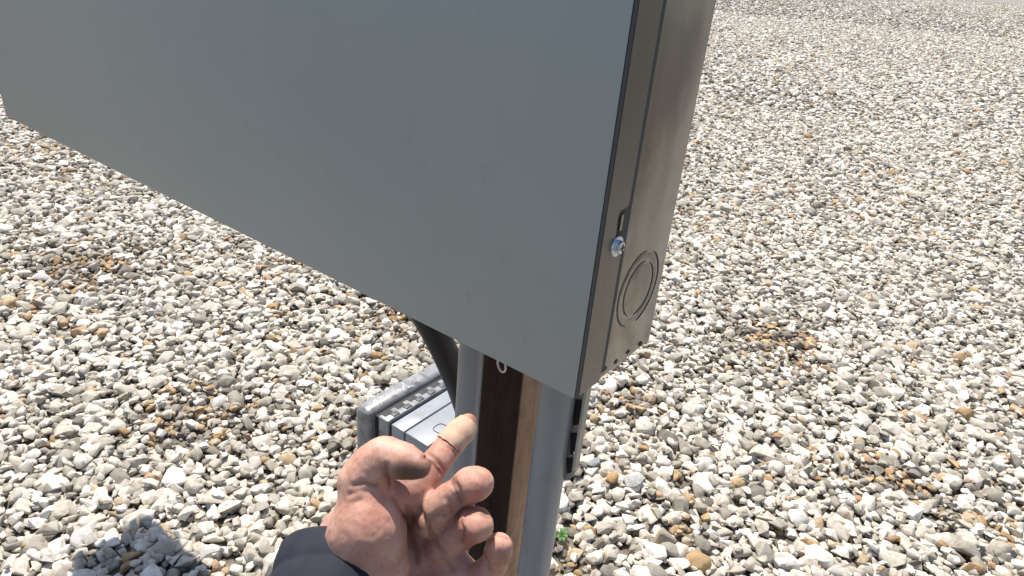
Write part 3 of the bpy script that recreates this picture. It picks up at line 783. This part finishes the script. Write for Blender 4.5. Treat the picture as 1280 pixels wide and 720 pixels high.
# nails: thumb (edge-on, top) and ring / middle glimpses
M_nail = mat('fingernail', (0.62, 0.47, 0.39), 0.28)
def nail(cx, cy, dz, ax, nrm, ln, wd, th=0.0006):
    """curved plate: centre at pixel, axis (tipward) and outward normal in camera axes"""
    ax = np.array(ax, float); ax /= np.linalg.norm(ax); nrm = np.array(nrm, float); nrm -= ax * (nrm @ ax); nrm /= np.linalg.norm(nrm); sd_ = np.cross(ax, nrm)
    c = hp(cx, cy, dz); bm = bmesh.new(); nu, nv2 = 9, 8; top = []
    for i in range(nu):
        row = []
        for j in range(nv2):
            s_ = -1 + 2 * j / (nv2 - 1); t = i / (nu - 1)
            ww = wd * (0.80 + 0.2 * math.sin(math.pi * min(1, t * 1.0 + .25))) * (1 if t < .8 else 1 - .25 * (t - .8) / .2)
            p = c + ax * (t - 0.5) * ln + sd_ * ww * s_ / 2 - nrm * (0.0026 * s_ * s_ + 0.0012 * (t - .4) ** 2)
            wpt = p @ Rm + np.array(list(cam_loc)) - np.array(list(wrist)); row.append(bm.verts.new(wpt))
        top.append(row)
    for i in range(nu - 1):
        for j in range(nv2 - 1): bm.faces.new((top[i][j], top[i + 1][j], top[i + 1][j + 1], top[i][j + 1]))
    bmesh.ops.solidify(bm, geom=list(bm.faces), thickness=th)
    return from_bm('fingernail', bm, M_nail, hand_o, smooth=True)
def ridge(x):
    k = np.where((np.abs(px_ - x) < 1.6) & (py_ < 602) & (py_ > 540) & (V[:, 2] < 0.492))[0]
    q = k[np.argmin(py_[k])]; return V[q]
n0, n1 = ridge(514), ridge(533)
nax = n1 - n0; nc = (n0 + n1) / 2 + np.array([0.0004, -0.0008, -0.0016]); dz_ = nc[2]
nail(nc[0] / dz_ * FPX + 640, -nc[1] / dz_ * FPX + 360, (dz_ - HD) * 1000, nax, (-nax[1] * 0 + 0.25, 1, -0.45), 0.0115, 0.0092)

# sticking plaster wound round the index fingertip
M_band = noisy('fabric plaster', (0.57, 0.36, 0.24), (0.66, 0.43, 0.295), 240, 0.8, 0, 0.05, 0.0003, 2200)
smudge(M_band, (0.45, 0.29, 0.19), 160, 0.56, 0.70, 0.5)
bm = bmesh.new(); pa_ = hp(553.5, 552.5, 42 - 4); pb_ = hp(582.5, 523.5, 51.5); axb = (pb_ - pa_); Lb = np.linalg.norm(axb); axb /= Lb
e1 = np.cross(axb, [0, 0, 1]); e1 /= np.linalg.norm(e1); e2 = np.cross(axb, e1); nr, ns = 14, 48
keep_ = lambda q: tuple(q @ Rm + np.array(list(cam_loc)) - np.array(list(wrist)))
# radius follows the finger: measured from the skin mesh round the same axis
rel = V - pa_; tt_ = rel @ axb; rad_ = np.linalg.norm(rel - tt_[:, None] * axb, axis=1); angv = np.arctan2(rel @ e2, rel @ e1)
near_ = (rad_ < 0.0145) & (tt_ > -0.006) & (tt_ < Lb + 0.006)
rr_ = []; 
for i in range(nr):
    row = []
    for k in range(ns):
        an = 2 * math.pi * k / ns; t = Lb * i / (nr - 1)
        if i == 0: t += 0.0008 * math.sin(2 * an + 1) + 0.0003 * math.sin(9 * an)
        if i == nr - 1: t += 0.0012 * math.sin(an + 2) + 0.0004 * math.sin(11 * an)
        da = np.abs((angv - an + math.pi) % (2 * math.pi) - math.pi)
        wgt = np.exp(-(da / 0.22) ** 2 - ((tt_ - t) / 0.0022) ** 2) * near_
        r__ = (wgt * rad_).sum() / max(wgt.sum(), 1e-9) + 0.0008 + 0.00018 * math.sin(7 * an + i * 1.3) * math.sin(i * .9) + (0.0004 if math.sin(an + t * 420) > 0.2 else 0)
        row.append((t, an, r__))
    rr_.append(row)
outer = [[bm.verts.new(keep_(pa_ + axb * t + r__ * (math.cos(an) * e1 + math.sin(an) * e2))) for (t, an, r__) in row] for row in rr_]
inner = [[bm.verts.new(keep_(pa_ + axb * t + (r__ - 0.0016) * (math.cos(an) * e1 + math.sin(an) * e2))) for (t, an, r__) in row] for row in (rr_[0], rr_[-1])]
for i in range(nr - 1):
    for k in range(ns): bm.faces.new((outer[i][k], outer[i][(k + 1) % ns], outer[i + 1][(k + 1) % ns], outer[i + 1][k]))
for o_, i_ in ((outer[0], inner[0]), (outer[-1], inner[1])):
    for k in range(ns): bm.faces.new((o_[k], o_[(k + 1) % ns], i_[(k + 1) % ns], i_[k]))
bo = from_bm('adhesive_bandage', bm, M_band, hand_o, auto=50); bo['label'] = 'pale beige bandage wrapped round the index fingertip'

# sleeve: navy cuff with folds
M_cloth = noisy('navy cloth', (0.008, 0.010, 0.018), (0.018, 0.022, 0.036), 60, 0.9, 0, 0.05, 0.0006, 1300)
smudge(M_cloth, (0.035, 0.038, 0.05), 12, 0.45, 0.7, 0.6)
cl = []
bm = bmesh.new(); seg = 64; rings = []
axp = [(-14, (413, 741), 62), (-4, (411, 748), 66), (8, (409, 762), 68), (40, (404, 795), 70), (90, (395, 850), 74), (170, (384, 930), 80), (300, (360, 1080), 88)]
c0 = hp(417, 695, 2); axis = hp(392, 800, -46) - c0; axis /= np.linalg.norm(axis)
s1 = np.cross(axis, [0, 0, 1]); s1 /= np.linalg.norm(s1); s2 = np.cross(axis, s1)
def ringat(t_mm, r_px, wob):
    row = []
    for k in range(seg):
        th_ = 2 * math.pi * k / seg
        rr = r_px * PX * (1 + 0.02 * math.sin(3 * th_ + t_mm * .07) + wob * math.sin(5 * th_ + t_mm * .11))
        p = c0 + axis * t_mm * .001 + rr * (math.cos(th_) * s1 + 0.82 * math.sin(th_) * s2)
        row.append(bm.verts.new(p @ Rm + np.array(list(cam_loc)) - np.array(list(wrist))))
    return row
prof = [(6, 52, 0), (-1, 55, 0), (-4, 60, 0), (-4.5, 64, .0), (-2, 67, .0), (10, 68, .005), (16, 67, .005), (18, 65, .005), (20, 68, .01), (32, 70, .02), (50, 68, .02), (75, 73, .02), (105, 71, .02), (150, 78, .02), (230, 84, .02), (300, 90, .02)]
rings = [ringat(*p) for p in prof]
for i in range(len(rings) - 1):
    for k in range(seg): bm.faces.new((rings[i][k], rings[i][(k + 1) % seg], rings[i + 1][(k + 1) % seg], rings[i + 1][k]))
bm.faces.new(rings[-1])
from_bm('jacket_sleeve', bm, M_cloth, person, smooth=True)
